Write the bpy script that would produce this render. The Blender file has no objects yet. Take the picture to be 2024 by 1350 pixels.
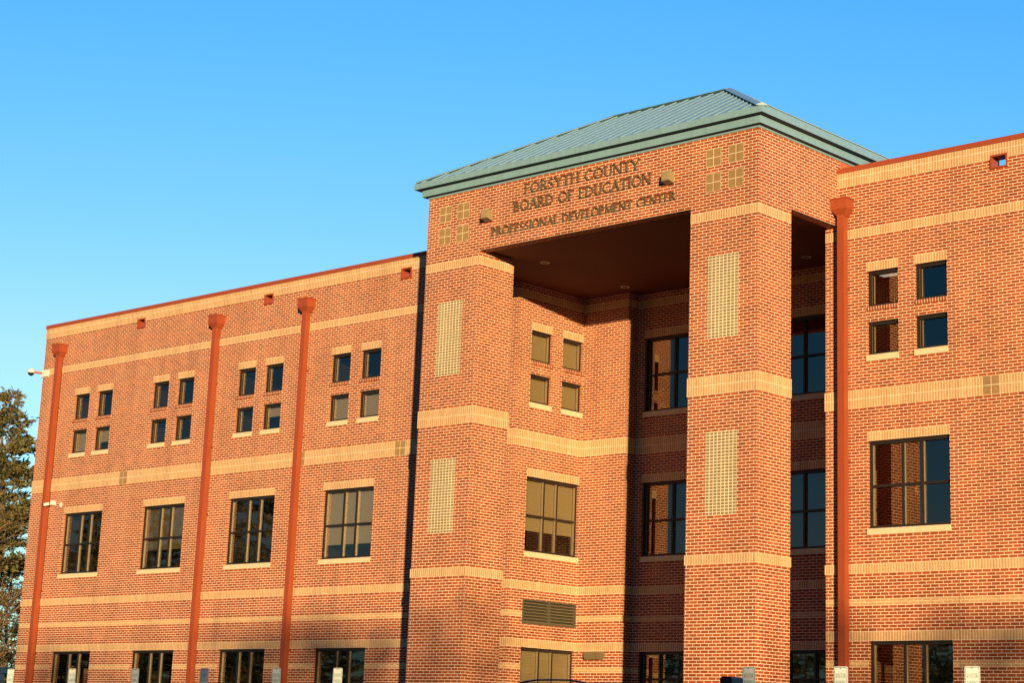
import bpy, bmesh, math, random
from mathutils import Vector, Matrix
random.seed(7)
C = 0.1016                     # one brick course in metres; the building is laid out in courses
GZ = -64                       # ground level in courses (course 0 = top of the lower tan band)
OX = 400
def P(x, y, z): return ((x-OX)*C, y*C, (z-GZ)*C)
sc = bpy.context.scene
COL = sc.collection

# ------------------------------------------------------------------ camera
cam = bpy.data.cameras.new('camera'); co = bpy.data.objects.new('camera', cam); COL.objects.link(co)
F_, YAW, PIT, ROL = 3853.80, 0.72305, 0.24184, 0.03029
cy, sy, cp, sp, cr, sr = math.cos(YAW), math.sin(YAW), math.cos(PIT), math.sin(PIT), math.cos(ROL), math.sin(ROL)
fw = Vector((-sy*cp, cy*cp, sp)); r0 = Vector((cy, sy, 0)); u0 = r0.cross(fw)
rr = cr*r0 + sr*u0; uu = -sr*r0 + cr*u0
m = Matrix((rr, uu, -fw)).transposed().to_4x4()
m.translation = Vector(P(807.04, -526.82, -57.677))
co.matrix_world = m
cam.sensor_width = 36; cam.sensor_fit = 'HORIZONTAL'; cam.lens = F_/2024*36
cam.shift_x = -130.49/2024; cam.shift_y = -156.02/2024
cam.clip_start = 0.1; cam.clip_end = 6000
sc.camera = co

# ------------------------------------------------------------------ sky, sun, exposure
SUN_EL = math.atan(0.125/math.hypot(1.124, 1.0))
SUN_ROT = math.atan2(1.124, -1.0)            # clockwise from +Y, towards +X
w = bpy.data.worlds.new('World'); sc.world = w; w.use_nodes = True
nt = w.node_tree; bg = nt.nodes['Background']
sky = nt.nodes.new('ShaderNodeTexSky'); sky.sky_type = 'NISHITA'
sky.sun_disc = False; sky.sun_elevation = SUN_EL; sky.sun_rotation = SUN_ROT
sky.air_density = 1.0; sky.dust_density = 0.0; sky.ozone_density = 1.5; sky.altitude = 300
# dimming added to the unseen sky behind the camera, to deepen the shade
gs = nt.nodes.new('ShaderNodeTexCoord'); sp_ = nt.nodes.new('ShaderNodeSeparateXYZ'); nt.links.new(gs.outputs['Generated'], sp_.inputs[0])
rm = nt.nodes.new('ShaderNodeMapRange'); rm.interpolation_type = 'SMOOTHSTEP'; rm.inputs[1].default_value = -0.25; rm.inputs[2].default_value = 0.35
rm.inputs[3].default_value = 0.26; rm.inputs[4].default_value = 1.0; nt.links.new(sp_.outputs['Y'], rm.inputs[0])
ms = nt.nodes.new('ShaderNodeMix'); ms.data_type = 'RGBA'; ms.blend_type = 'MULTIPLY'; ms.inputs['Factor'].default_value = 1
sep = nt.nodes.new('ShaderNodeSeparateColor'); nt.links.new(sky.outputs[0], sep.inputs[0]); cmb = nt.nodes.new('ShaderNodeCombineColor')
for ch, (gain, power) in enumerate(((.300, 2.25), (1.0, 1.07), (2.9, .5))):     # deep clear-air blue
    pw = nt.nodes.new('ShaderNodeMath'); pw.operation = 'POWER'; pw.inputs[1].default_value = power; nt.links.new(sep.outputs[ch], pw.inputs[0])
    gn = nt.nodes.new('ShaderNodeMath'); gn.operation = 'MULTIPLY'; gn.inputs[1].default_value = gain; nt.links.new(pw.outputs[0], gn.inputs[0])
    nt.links.new(gn.outputs[0], cmb.inputs[ch])
gl_ = cmb.inputs[1].links[0].from_node; rl_ = cmb.inputs[0].links[0].from_node
hf = nt.nodes.new('ShaderNodeMath'); hf.operation = 'MULTIPLY'; hf.inputs[1].default_value = .5; nt.links.new(gl_.outputs[0], hf.inputs[0])
mn = nt.nodes.new('ShaderNodeMath'); mn.operation = 'MINIMUM'; nt.links.new(rl_.outputs[0], mn.inputs[0]); nt.links.new(hf.outputs[0], mn.inputs[1])
nt.links.new(mn.outputs[0], cmb.inputs[0])
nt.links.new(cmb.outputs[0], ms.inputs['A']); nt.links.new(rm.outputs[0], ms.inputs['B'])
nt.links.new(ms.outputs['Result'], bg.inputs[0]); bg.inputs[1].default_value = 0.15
sl = bpy.data.lights.new('sun', 'SUN'); sl.energy = 5.0; sl.angle = math.radians(0.5); sl.color = (1.0, 0.71, 0.37)
so = bpy.data.objects.new('sun', sl); COL.objects.link(so)
so.rotation_euler = Vector((1.124, -1.0, 0.125)).to_track_quat('Z', 'Y').to_euler()
sc.view_settings.view_transform = 'Standard'; sc.view_settings.look = 'None'
sc.view_settings.exposure = 0.6; sc.view_settings.gamma = 1.0
sc.cycles.max_bounces = 8; sc.cycles.diffuse_bounces = 2; sc.cycles.transparent_max_bounces = 12

# ------------------------------------------------------------------ materials
MATS = {}
def new_mat(name):
    mt = bpy.data.materials.new(name); mt.use_nodes = True
    MATS[name] = mt
    return mt, mt.node_tree, mt.node_tree.nodes['Principled BSDF']
def mixc(nt, fac, a, b, mode='MIX'):
    n = nt.nodes.new('ShaderNodeMix'); n.data_type = 'RGBA'; n.blend_type = mode
    for sock, v in ((n.inputs['Factor'], fac), (n.inputs['A'], a), (n.inputs['B'], b)):
        if hasattr(v, 'is_linked') or isinstance(v, bpy.types.NodeSocket): nt.links.new(v, sock)
        else: sock.default_value = v
    return n.outputs['Result']
def noise(nt, scale, detail=3, vec=None, rough=.55):
    n = nt.nodes.new('ShaderNodeTexNoise'); n.inputs['Scale'].default_value = scale
    n.inputs['Detail'].default_value = detail; n.inputs['Roughness'].default_value = rough
    if vec is None:
        g = nt.nodes.new('ShaderNodeNewGeometry'); vec = g.outputs['Position']
    nt.links.new(vec, n.inputs['Vector'])
    return n.outputs['Fac']
def ramp(nt, fac, stops):
    n = nt.nodes.new('ShaderNodeValToRGB'); nt.links.new(fac, n.inputs[0])
    e = n.color_ramp.elements
    while len(e) < len(stops): e.new(.5)
    for i, (p, c) in enumerate(stops): e[i].position = p; e[i].color = (*c, 1)
    return n.outputs['Color']
def g3(v): return (v, v, v)
def brick_mat(name, c1, c2, mortar, width, row, offset, msize=.085, var=.25, msmooth=.15):
    mt, nt, b = new_mat(name)
    uv = nt.nodes.new('ShaderNodeUVMap')
    br = nt.nodes.new('ShaderNodeTexBrick'); nt.links.new(uv.outputs[0], br.inputs['Vector'])
    br.offset = offset; br.offset_frequency = 2; br.squash = 1
    br.inputs['Color1'].default_value = (*c1, 1); br.inputs['Color2'].default_value = (*c2, 1)
    br.inputs['Mortar'].default_value = (*mortar, 1)
    br.inputs['Scale'].default_value = 1; br.inputs['Mortar Size'].default_value = msize
    br.inputs['Mortar Smooth'].default_value = msmooth; br.inputs['Bias'].default_value = 0
    br.inputs['Brick Width'].default_value = width; br.inputs['Row Height'].default_value = row
    col = mixc(nt, 1.0, br.outputs['Color'], ramp(nt, noise(nt, .55, 4), [(.3, g3(1-var*.5)), (.7, g3(1+var*.22))]), 'MULTIPLY')
    col = mixc(nt, 1.0, col, ramp(nt, noise(nt, 9, 3), [(.3, g3(.88)), (.7, g3(1.08))]), 'MULTIPLY')
    gp = nt.nodes.new('ShaderNodeNewGeometry'); mp = nt.nodes.new('ShaderNodeMapping'); mp.inputs['Scale'].default_value = (1.1, 1.1, .10)
    nt.links.new(gp.outputs['Position'], mp.inputs['Vector'])
    col = mixc(nt, 1.0, col, ramp(nt, noise(nt, 1.4, 4, mp.outputs[0], .65), [(.30, g3(.86)), (.55, g3(1.0)), (.72, g3(1.07))]), 'MULTIPLY')
    nt.links.new(col, b.inputs['Base Color']); b.inputs['Roughness'].default_value = .9
    b.inputs['Specular IOR Level'].default_value = .15
    return mt
MORT = (.92, .79, .61)
brick_mat('red_brick', (.285, .058, .013), (.445, .104, .023), MORT, 3, 1, .5, .088, .25, 0)
brick_mat('tan_soldier_brick', (.52, .30, .135), (.62, .37, .175), (.90, .74, .52), 1, 3, 0, .09, .12, 0)
brick_mat('tan_running_brick', (.56, .33, .15), (.66, .39, .18), (.84, .69, .48), 3, 1, .5, .09, .12, 0)
brick_mat('rowlock_brick', (.28, .07, .026), (.37, .10, .035), MORT, 1, 3, 0)
brick_mat('tile_grid', (.235, .175, .09), (.31, .235, .125), (.90, .77, .52), 1.5, 1, 0, .12, .1, 0)
brick_mat('brown_tile', (.33, .21, .09), (.37, .24, .105), (.84, .70, .46), 3, 3, 0, .1, .1, 0)
def plain(name, col, rough=.6, metal=0, var=.12, scale=3, spec=.4, bump=0, streak=False):
    mt, nt, b = new_mat(name)
    if streak:
        g = nt.nodes.new('ShaderNodeNewGeometry'); mp = nt.nodes.new('ShaderNodeMapping')
        mp.inputs['Scale'].default_value = (6, 6, .35); nt.links.new(g.outputs['Position'], mp.inputs['Vector'])
        f = noise(nt, scale, 4, mp.outputs[0])
    else: f = noise(nt, scale, 4)
    c = mixc(nt, 1.0, (*col, 1), ramp(nt, f, [(.3, g3(1-var)), (.7, g3(1+var*.6))]), 'MULTIPLY')
    nt.links.new(c, b.inputs['Base Color'])
    b.inputs['Roughness'].default_value = rough; b.inputs['Metallic'].default_value = metal
    b.inputs['Specular IOR Level'].default_value = spec
    if bump:
        bp = nt.nodes.new('ShaderNodeBump'); bp.inputs['Strength'].default_value = bump; bp.inputs['Distance'].default_value = .02
        nt.links.new(noise(nt, scale*6, 4), bp.inputs['Height']); nt.links.new(bp.outputs[0], b.inputs['Normal'])
    return mt
plain('red_metal', (.335, .068, .024), .45, 0, .10, 2, .45, streak=True)
plain('orange_metal', (.52, .14, .04), .5, 0, .08, 2)
plain('green_metal', (.205, .365, .435), .42, 0, .10, 1.2, .5, streak=True)
plain('stone_sill', (.70, .58, .38), .85, 0, .10, 8)
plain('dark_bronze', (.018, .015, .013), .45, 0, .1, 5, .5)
plain('sunlit_bronze', (.24, .165, .075), .4, 0, .1, 6, .5)  # lighter bronze: sunlit sides of the window bars put into the colour
plain('louver_metal', (.085, .082, .055), .5, 0, .1, 5)
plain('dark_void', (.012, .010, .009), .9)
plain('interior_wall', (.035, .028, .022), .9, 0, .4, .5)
plain('interior_ceiling', (.16, .14, .11), .9, 0, .15, .6)
plain('white_panel', (.75, .73, .68), .7)
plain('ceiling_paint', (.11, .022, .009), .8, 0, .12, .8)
plain('letter_metal', (.16, .112, .06), .45, .1, .15, 8)
plain('lamp_metal', (.31, .24, .125), .5, 0, .1, 6)
plain('lamp_dark', (.17, .135, .075), .5, 0, .1, 6)
plain('soffit_shade', (.025, .028, .026), .7)  # near-black undersides: shade below the eaves put into the colour
plain('lamp_glass', (.34, .25, .12), .35)
plain('cam_white', (.78, .74, .66), .4)
plain('black_plastic', (.015, .015, .017), .3)
plain('sign_white', (.86, .87, .80), .45, 0, .06, 9)
plain('sign_green', (.05, .32, .20), .5)
plain('galvanised', (.35, .36, .36), .4, .7)
plain('asphalt', (.05, .05, .052), .9, 0, .25, 1.5, .3, .3)
plain('concrete', (.22, .21, .19), .9, 0, .15, 2)
plain('grass', (.07, .085, .03), .95, 0, .35, 2)
plain('road_paint', (.75, .74, .70), .8)
plain('roofing', (.25, .24, .22), .9)
plain('bark', (.16, .105, .065), .95, 0, .35, 6)
plain('blue_paint', (.025, .06, .11), .45)
plain('rubber', (.02, .02, .02), .8)
plain('chrome', (.6, .6, .6), .25, .9)
plain('black_car_paint', (.02, .02, .022), .2, .1, .05, 3, .6)
plain('silver_car_paint', (.55, .45, .38), .25, .4, .05, 3, .6)
plain('tail_lens', (.35, .02, .015), .25)
plain('head_lens', (.7, .7, .68), .15)
plain('flower_petal', (.55, .36, .08), .7); plain('flower_core', (.10, .05, .02), .9)
plain('leaf_plant', (.10, .20, .06), .7)
def foliage(name, a, b_, trans=.25):
    mt, nt, b = new_mat(name)
    oi = nt.nodes.new('ShaderNodeNewGeometry')
    c = ramp(nt, oi.outputs['Random Per Island'], [(0, a), (1, b_)])
    c = mixc(nt, 1.0, c, ramp(nt, noise(nt, .5, 3), [(.3, g3(.75)), (.7, g3(1.2))]), 'MULTIPLY')
    nt.links.new(c, b.inputs['Base Color']); b.inputs['Roughness'].default_value = .75
    b.inputs['Specular IOR Level'].default_value = .2
    tr = nt.nodes.new('ShaderNodeBsdfTranslucent'); nt.links.new(c, tr.inputs['Color'])
    mx = nt.nodes.new('ShaderNodeMixShader'); mx.inputs[0].default_value = trans
    nt.links.new(b.outputs[0], mx.inputs[1]); nt.links.new(tr.outputs[0], mx.inputs[2])
    nt.links.new(mx.outputs[0], nt.nodes['Material Output'].inputs['Surface'])
foliage('needles', (.085, .092, .028), (.26, .225, .075))
foliage('dry_needles', (.13, .085, .03), (.27, .18, .07))
foliage('twigs', (.16, .105, .06), (.30, .21, .12), .05)
mt, nt, b = new_mat('lit_diffuser'); b.inputs['Base Color'].default_value = (.8, .78, .7, 1)
b.inputs['Emission Color'].default_value = (1, .88, .66, 1); b.inputs['Emission Strength'].default_value = .55
plain('drape_brown', (.30, .25, .14), .8, 0, .25, 4)
# blinds: fine horizontal slats
mt, nt, b = new_mat('blind_slats')
g = nt.nodes.new('ShaderNodeNewGeometry'); sx = nt.nodes.new('ShaderNodeSeparateXYZ'); nt.links.new(g.outputs['Position'], sx.inputs[0])
ml = nt.nodes.new('ShaderNodeMath'); ml.operation = 'MULTIPLY'; ml.inputs[1].default_value = 2*math.pi/.05; nt.links.new(sx.outputs['Z'], ml.inputs[0])
sn = nt.nodes.new('ShaderNodeMath'); sn.operation = 'SINE'; nt.links.new(ml.outputs[0], sn.inputs[0])
mr = nt.nodes.new('ShaderNodeMapRange'); mr.inputs[1].default_value = -1; nt.links.new(sn.outputs[0], mr.inputs[0])
nt.links.new(ramp(nt, mr.outputs[0], [(0, (.58, .53, .38)), (1, (.78, .71, .52))]), b.inputs['Base Color']); b.inputs['Roughness'].default_value = .7
# window glass: tinted, partly mirroring
def glass(name, tint, refl, facing=.45):
    mt, nt, b = new_mat(name); nt.nodes.remove(b)
    tp = nt.nodes.new('ShaderNodeBsdfTransparent'); tp.inputs[0].default_value = (*tint, 1)
    gl = nt.nodes.new('ShaderNodeBsdfGlossy'); gl.inputs['Color'].default_value = (*refl, 1); gl.inputs['Roughness'].default_value = .01
    lw = nt.nodes.new('ShaderNodeLayerWeight'); lw.inputs['Blend'].default_value = .5
    pw = nt.nodes.new('ShaderNodeMath'); pw.operation = 'POWER'; pw.inputs[1].default_value = 4; nt.links.new(lw.outputs['Facing'], pw.inputs[0])
    r = nt.nodes.new('ShaderNodeMapRange'); r.inputs[3].default_value = facing; r.inputs[4].default_value = .85
    nt.links.new(pw.outputs[0], r.inputs[0])
    mx = nt.nodes.new('ShaderNodeMixShader'); nt.links.new(r.outputs[0], mx.inputs[0])
    nt.links.new(tp.outputs[0], mx.inputs[1]); nt.links.new(gl.outputs[0], mx.inputs[2])
    nt.links.new(mx.outputs[0], nt.nodes['Material Output'].inputs['Surface'])
glass('window_glass', (.58, .56, .52), (.92, .84, .66), .24)
glass('clear_glass', (.54, .50, .39), (.8, .8, .78), .07)
glass('car_glass', (.12, .12, .12), (.7, .7, .7), .3)

# ------------------------------------------------------------------ mesh helpers (course units)
class MB:
    def __init__(s): s.v = []; s.f = []; s.mi = []; s.uv = []; s.mats = []
    def m(s, name):
        if name not in s.mats: s.mats.append(name)
        return s.mats.index(name)
    def face(s, pts, mat, uvs=None):
        b = len(s.v); s.v += [P(*p) for p in pts]; s.f.append(tuple(range(b, b+len(pts)))); s.mi.append(s.m(mat))
        s.uv.append(uvs or [(p[0]+p[1], p[2]) for p in pts])
    def box(s, x0, x1, y0, y1, z0, z1, mat, side=None, uz=None):
        "side: material of the +X faces"
        q = lambda a, uvf: s.face(a, mat if not isinstance(a, dict) else mat, [uvf(p) for p in a])
        fx = lambda p: (p[1], p[2]-(uz or 0)); fy = lambda p: (p[0], p[2]-(uz or 0)); fz = lambda p: (p[0], p[1])
        q([(x0,y0,z0),(x1,y0,z0),(x1,y0,z1),(x0,y0,z1)], fy)
        q([(x1,y1,z0),(x0,y1,z0),(x0,y1,z1),(x1,y1,z1)], fy)
        s.face([(x1,y0,z0),(x1,y1,z0),(x1,y1,z1),(x1,y0,z1)], side or mat, [fx(p) for p in [(x1,y0,z0),(x1,y1,z0),(x1,y1,z1),(x1,y0,z1)]])
        q([(x0,y1,z0),(x0,y0,z0),(x0,y0,z1),(x0,y1,z1)], fx)
        q([(x0,y0,z1),(x1,y0,z1),(x1,y1,z1),(x0,y1,z1)], fz)
        q([(x0,y1,z0),(x1,y1,z0),(x1,y0,z0),(x0,y0,z0)], fz)
    def tube(s, pts, rad, mat, n=8):
        pts = [Vector(p) for p in pts]; rads = rad if isinstance(rad, (list, tuple)) else [rad]*len(pts)
        rings = []; prev = None
        for i, p in enumerate(pts):
            d = (pts[min(i+1, len(pts)-1)]-pts[max(i-1, 0)]).normalized()
            a = prev if prev else (Vector((0,0,1)) if abs(d.z) < .9 else Vector((1,0,0)))
            e1 = (a-d*a.dot(d)).normalized(); prev = e1; e2 = d.cross(e1)
            b = len(s.v); rings.append(b)
            for k in range(n):
                t = 2*math.pi*k/n; s.v.append(P(*(p+rads[i]*(math.cos(t)*e1+math.sin(t)*e2))))
        for i in range(len(rings)-1):
            for k in range(n):
                s.f.append((rings[i]+k, rings[i]+(k+1)%n, rings[i+1]+(k+1)%n, rings[i+1]+k)); s.mi.append(s.m(mat)); s.uv.append([(0,0)]*4)
        for b, rev in ((rings[0], True), (rings[-1], False)):
            f = [b+k for k in range(n)]; s.f.append(tuple(reversed(f)) if rev else tuple(f)); s.mi.append(s.m(mat)); s.uv.append([(0,0)]*n)
    def ext(s, poly, y0, y1, mat, axis='y'):
        "poly of (a,z) swept along an axis"
        def pt(a, z, t): return (a, t, z) if axis == 'y' else (t, a, z)
        n = len(poly)
        s.face([pt(a, z, y0) for a, z in poly], mat); s.face([pt(a, z, y1) for a, z in reversed(poly)], mat)
        for i in range(n):
            (a, z), (b, z2) = poly[i], poly[(i+1) % n]
            s.face([pt(b, z2, y0), pt(a, z, y0), pt(a, z, y1), pt(b, z2, y1)], mat)
    def build(s, name, parent=None, smooth=False):
        me = bpy.data.meshes.new(name); me.from_pydata(s.v, [], s.f); ul = me.uv_layers.new(name='UVMap')
        i = 0
        flat = [c for u in s.uv for p in u for c in p]
        ul.data.foreach_set('uv', flat)
        for n in s.mats: me.materials.append(MATS[n])
        me.polygons.foreach_set('material_index', s.mi)
        if smooth: me.polygons.foreach_set('use_smooth', [True]*len(me.polygons))
        me.update()
        o = bpy.data.objects.new(name, me); COL.objects.link(o)
        if parent: o.parent = parent; o.matrix_parent_inverse = Matrix.Translation(-Vector(parent_origin(parent)))
        return o
def parent_origin(o):
    v = Vector(o.location)
    p = o.parent
    return v if p is None else v + 0*v
def empty(name, loc=(OX, 0, GZ)):
    o = bpy.data.objects.new(name, None); COL.objects.link(o); o.location = P(*loc); o.empty_display_size = .3
    return o
def tag(o, label, cat, group=None):
    o['label'] = label; o['category'] = cat
    if group: o['group'] = group
    return o
def struct(o): o['kind'] = 'structure'; return o

# ground-plan mapping: axis 'y' = wall facing -Y at y=c ; 'x' = wall facing +X at x=c ; 'w' = facing -X ; 'b' = facing +Y
def wp(axis, c, u, z, d=0):
    return {'y': (u, c+d, z), 'x': (c-d, u, z), 'w': (c+d, u, z), 'b': (u, c-d, z)}[axis]
def orient(axis, q): return q if axis in 'yx' else list(reversed(q))
def panel(mb, axis, c, u0, u1, z0, z1, rects=(), base='red_brick', jamb=1.3, jmat='red_brick'):
    """rects: (u0,u1,z0,z1,mat,[zorigin,[uorigin]]) ; mat None = opening with jambs"""
    us = sorted({u0, u1, *[max(u0, min(u1, v)) for r in rects for v in r[:2]]})
    zs = sorted({z0, z1, *[max(z0, min(z1, v)) for r in rects for v in r[2:4]]})
    for a, b in zip(us, us[1:]):
        for e, f in zip(zs, zs[1:]):
            um, zm = (a+b)/2, (e+f)/2; mat = base; uo = zo = 0
            for r in rects:
                if r[0] < um < r[1] and r[2] < zm < r[3]:
                    mat = r[4]; zo = r[5] if len(r) > 5 else 0; uo = r[6] if len(r) > 6 else 0
            if mat is None: continue
            q = [(a, e), (b, e), (b, f), (a, f)]
            mb.face(orient(axis, [wp(axis, c, u, z) for u, z in q]), mat, orient(axis, [(u-uo, z-zo) for u, z in q]))
    for r in rects:
        if r[4] is None:
            a, b, e, f = r[:4]; j = r[5] if len(r) > 5 else jamb; jm = r[6] if len(r) > 6 else jmat
            for (p, q) in (((a, e), (a, f)), ((b, f), (b, e)), ((a, f), (b, f)), ((b, e), (a, e))):
                pts = [wp(axis, c, *p), wp(axis, c, *q), wp(axis, c, *q, j), wp(axis, c, *p, j)]
                uvs = [(0, p[1]), (0, q[1]), (j, q[1]), (j, p[1])] if p[0] == q[0] else [(p[0], 0), (q[0], 0), (q[0], j), (p[0], j)]
                mb.face(orient(axis, pts), jm, orient(axis, uvs))
def band(mb, axis, c, u0, u1, z0, z1, rects=(), proud=.25, base='tan_soldier_brick'):
    rs = [(u0, u1, z0, z1, base, z0)] + [tuple(r) for r in rects]
    panel(mb, axis, c-proud if axis in 'y' else (c+proud if axis in 'xb' else c-proud), u0, u1, z0, z1, rs)
    for z in (z0, z1):
        q = [wp(axis, c, u0, z, -proud), wp(axis, c, u1, z, -proud), wp(axis, c, u1, z), wp(axis, c, u0, z)]
        mb.face(q if z == z1 else list(reversed(q)), base, [(u0, .5), (u1, .5), (u1, .7), (u0, .7)])
    for u in (u0, u1):
        mb.face([wp(axis, c, u, z0, -proud), wp(axis, c, u, z0), wp(axis, c, u, z1), wp(axis, c, u, z1, -proud)], base, [(.3, 0), (.6, 0), (.6, z1-z0), (.3, z1-z0)])

# ------------------------------------------------------------------ windows
def bars(mb, axis, c, u0, u1, z0, z1, d0, d1):
    a = [wp(axis, c, u, z, d) for d in (d0, d1) for u in (u0, u1) for z in (z0, z1)]
    x0, x1 = min(p[0] for p in a), max(p[0] for p in a); y0, y1 = min(p[1] for p in a), max(p[1] for p in a)
    if axis == 'y':
        mb.box(x0, x1, y0, y1, z0, z1, 'dark_bronze')
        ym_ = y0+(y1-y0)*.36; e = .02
        if x1-x0 < 1.2: mb.face([(x1+e, ym_, z0), (x1+e, y1, z0), (x1+e, y1, z1), (x1+e, ym_, z1)], 'sunlit_bronze')
    else:
        mb.box(x0, x1, y0, y1, z0, z1, 'dark_bronze')
        # glazing stop strip, sunlight on the face towards -Y put into its colour
        e = .02; mb.face([(x0, y0-e, z0), (x1, y0-e, z0), (x1, y0-e, z1), (x0, y0-e, z1)], 'sunlit_bronze')
def window(parent, axis, c, u0, u1, z0, z1, mull=(), rails=(), blind=0, bmat='blind_slats', sill=None, label=None, d=1.3, blinddepth=3.4):
    mb = MB(); fw_, t = .95, .8
    bars(mb, axis, c, u0, u0+fw_, z0, z1, d, d+1.5); bars(mb, axis, c, u1-fw_, u1, z0, z1, d, d+1.5)
    bars(mb, axis, c, u0+fw_, u1-fw_, z1-fw_*1.15, z1, d, d+1.5); bars(mb, axis, c, u0+fw_, u1-fw_, z0, z0+fw_, d, d+1.5)
    for mu in mull: bars(mb, axis, c, u0+mu-t/2, u0+mu+t/2, z0+fw_, z1-fw_*1.15, d+.1, d+1.45)
    xs = [u0+fw_] + [u0+mu for mu in mull] + [u1-fw_]
    for rz in rails:
        for a, b in zip(xs, xs[1:]):
            bars(mb, axis, c, a+(t/2 if a > u0+fw_ else 0), b-(t/2 if b < u1-fw_ else 0), z0+rz-.4, z0+rz+.4, d+.15, d+1.4)
    if not mull:   # inner sash
        i = fw_+.25
        for a in (u0+fw_+.1,): bars(mb, axis, c, a+.25, a+.6, z0+i, z1-i-.1, d+.45, d+1.4)
    fr = mb.build('window', parent)
    if label: fr['label'] = label
    pm = MB(); dd = d+1.0
    pm.face(orient(axis, [wp(axis, c, *q, dd) for q in ((u0+.4, z0+.4), (u1-.4, z0+.4), (u1-.4, z1-.4), (u0+.4, z1-.4))]), 'clear_glass' if axis == 'x' else 'window_glass')
    pm.build('pane', fr)
    if blind:
        bm_ = MB(); zb = z1-.6-(z1-z0-1.2)*blind
        a = [wp(axis, c, u, z, q) for u in (u0+.5, u1-.5) for z in (zb, z1-.5) for q in (blinddepth, blinddepth+.15)]
        bm_.box(min(p[0] for p in a), max(p[0] for p in a), min(p[1] for p in a), max(p[1] for p in a), zb, z1-.5, bmat)
        bm_.build('blind', fr)
    if sill:
        sm = MB(); th = {'stone': 2, 'rowlock': 1.3}[sill]
        a = [wp(axis, c, u, z, q) for u in (u0-.02, u1+.02) for z in (z0-th, z0-.01) for q in (-.45, d+.6)]
        x0, x1 = min(p[0] for p in a), max(p[0] for p in a); y0, y1 = min(p[1] for p in a), max(p[1] for p in a)
        if sill == 'stone':
            sm.box(x0, x1, y0, y1, z0-th, z0-.01, 'stone_sill')
        else:
            sm.box(x0, x1, y0, y1, z0-th, z0-.01, 'rowlock_brick')
        sm.build('sill', fr)
    return fr

BLD = empty('office_building')
tag(BLD, 'three-storey red and tan brick office building with a green roofed entrance portico', 'building')

SMALL = [(95, 83), (78, 67)]     # head / bottom of the two rows of small windows
def small_rects(u):
    r = []
    for uu_ in (u, u+18):
        r += [(uu_, uu_+12, 95, 98, 'tan_soldier_brick', 95), (uu_, uu_+12, 83, 95, None), (uu_, uu_+12, 67, 78, None)]
    return r
def big_rects(u, w_=30):
    return [(u, u+w_, 39, 42, 'tan_soldier_brick', 39), (u, u+w_, 11, 39, None), (u, u+w_, -52, -24, None)]
def flush(u0, u1):
    return [(u0, u1, 107, 110, 'tan_soldier_brick', 107), (u0, u1, -13, -11, 'tan_running_brick'), (u0, u1, -24, -21, 'tan_soldier_brick', -24), (u0, u1, -32, -30, 'tan_running_brick')]
PARA = 130
def scup(u): return (u, u+5.4, 122.2, 126, None, 5, 'red_metal')
# --- left wing front
LW = 313
GRP = [28, 88, 148, 208]
rc = flush(0, LW)
for u in GRP: rc += small_rects(u) + big_rects(u)
SC_L = [73.2, 163, 247.9]
rc += [scup(u) for u in SC_L]
mb = MB(); panel(mb, 'y', 0, 0, LW, GZ-8, PARA, rc)
panel(mb, 'w', 0, 0, 200, GZ-8, PARA, flush(0, 200))
panel(mb, 'b', 200, 0, LW, GZ-8, PARA, flush(0, LW))
# parapet inner face, roof deck
panel(mb, 'b', 5, 4, LW, 119, PARA, [(u, u+5.4, 122.2, 126, None, .01) for u in SC_L], base='roofing')
mb.face([(0, 5, 119), (LW, 5, 119), (LW, 200, 119), (0, 200, 119)], 'roofing')
ow = mb.build('wall', BLD); ow['label'] = 'long red brick front of the left wing with tan brick bands'
# --- wall A (faces +X), wall B, wall C, wall D : the recess behind the portico
CEIL = 112.4
mb = MB()
def recfl(u0, u1): return flush(u0, u1) + [(u0, u1, 50, 56, 'tan_soldier_brick', 50), (u0, u1, -3, 0, 'tan_soldier_brick', -3)]
rA = recfl(0, 38)
for a in (7.8, 25.8):
    rA += [(a, a+12, 95, 98, 'tan_soldier_brick', 95), (a, a+12, 83, 95, None), (a, a+12, 67, 78, None)]
rA += [(7.8, 37.8, 39, 42, 'tan_soldier_brick', 39), (7.8, 37.8, 11, 39, None), (7.8, 37.8, -15.5, -6.5, None), (7.8, 37.8, -52, -24, None)]
panel(mb, 'x', 313, 0, 38, GZ-8, 118, rA)
panel(mb, 'y', 38, 313, 335.5, GZ-8, 118, recfl(313, 335.5))
panel(mb, 'x', 335.5, 38, 44, GZ-8, 118, recfl(38, 44))
DW = [(339, 379), (386, 426)]
rD = recfl(335.5, 452)
for a, b in DW:
    rD += [(a, b, 95, 98, 'tan_soldier_brick', 95), (a, b, 66, 95, None), (a, b, 39, 42, 'tan_soldier_brick', 39), (a, b, 11, 39, None), (a, b, -62, -24, None)]
panel(mb, 'y', 44, 335.5, 452, GZ-8, 118, rD)
panel(mb, 'w', 452, 0, 44, GZ-8, 118, recfl(0, 44))
ow = mb.build('wall', BLD); ow['label'] = 'stepped brick wall of the recess behind the portico, half in shade'
# --- right wing front
RW0, RW1 = 452, 700
rc = flush(RW0, RW1) + small_rects(468) + big_rects(468) + [scup(514.7)]
for u in (540, 600, 660):
    rc += small_rects(u) + big_rects(u)
mb = MB(); panel(mb, 'y', 0, RW0, RW1, GZ-8, PARA, rc)
panel(mb, 'x', RW1, 0, 200, GZ-8, PARA, flush(0, 200)); panel(mb, 'b', 200, RW0, RW1, GZ-8, PARA, flush(RW0, RW1))
panel(mb, 'b', 5, RW0, RW1, 119, PARA, [(514.7, 520.1, 122.2, 126, None, .01)], base='roofing')
mb.face([(RW0, 5, 119), (RW1, 5, 119), (RW1, 200, 119), (RW0, 200, 119)], 'roofing')
ow = mb.build('wall', BLD); ow['label'] = 'red brick front of the right wing with tan brick bands'
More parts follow.
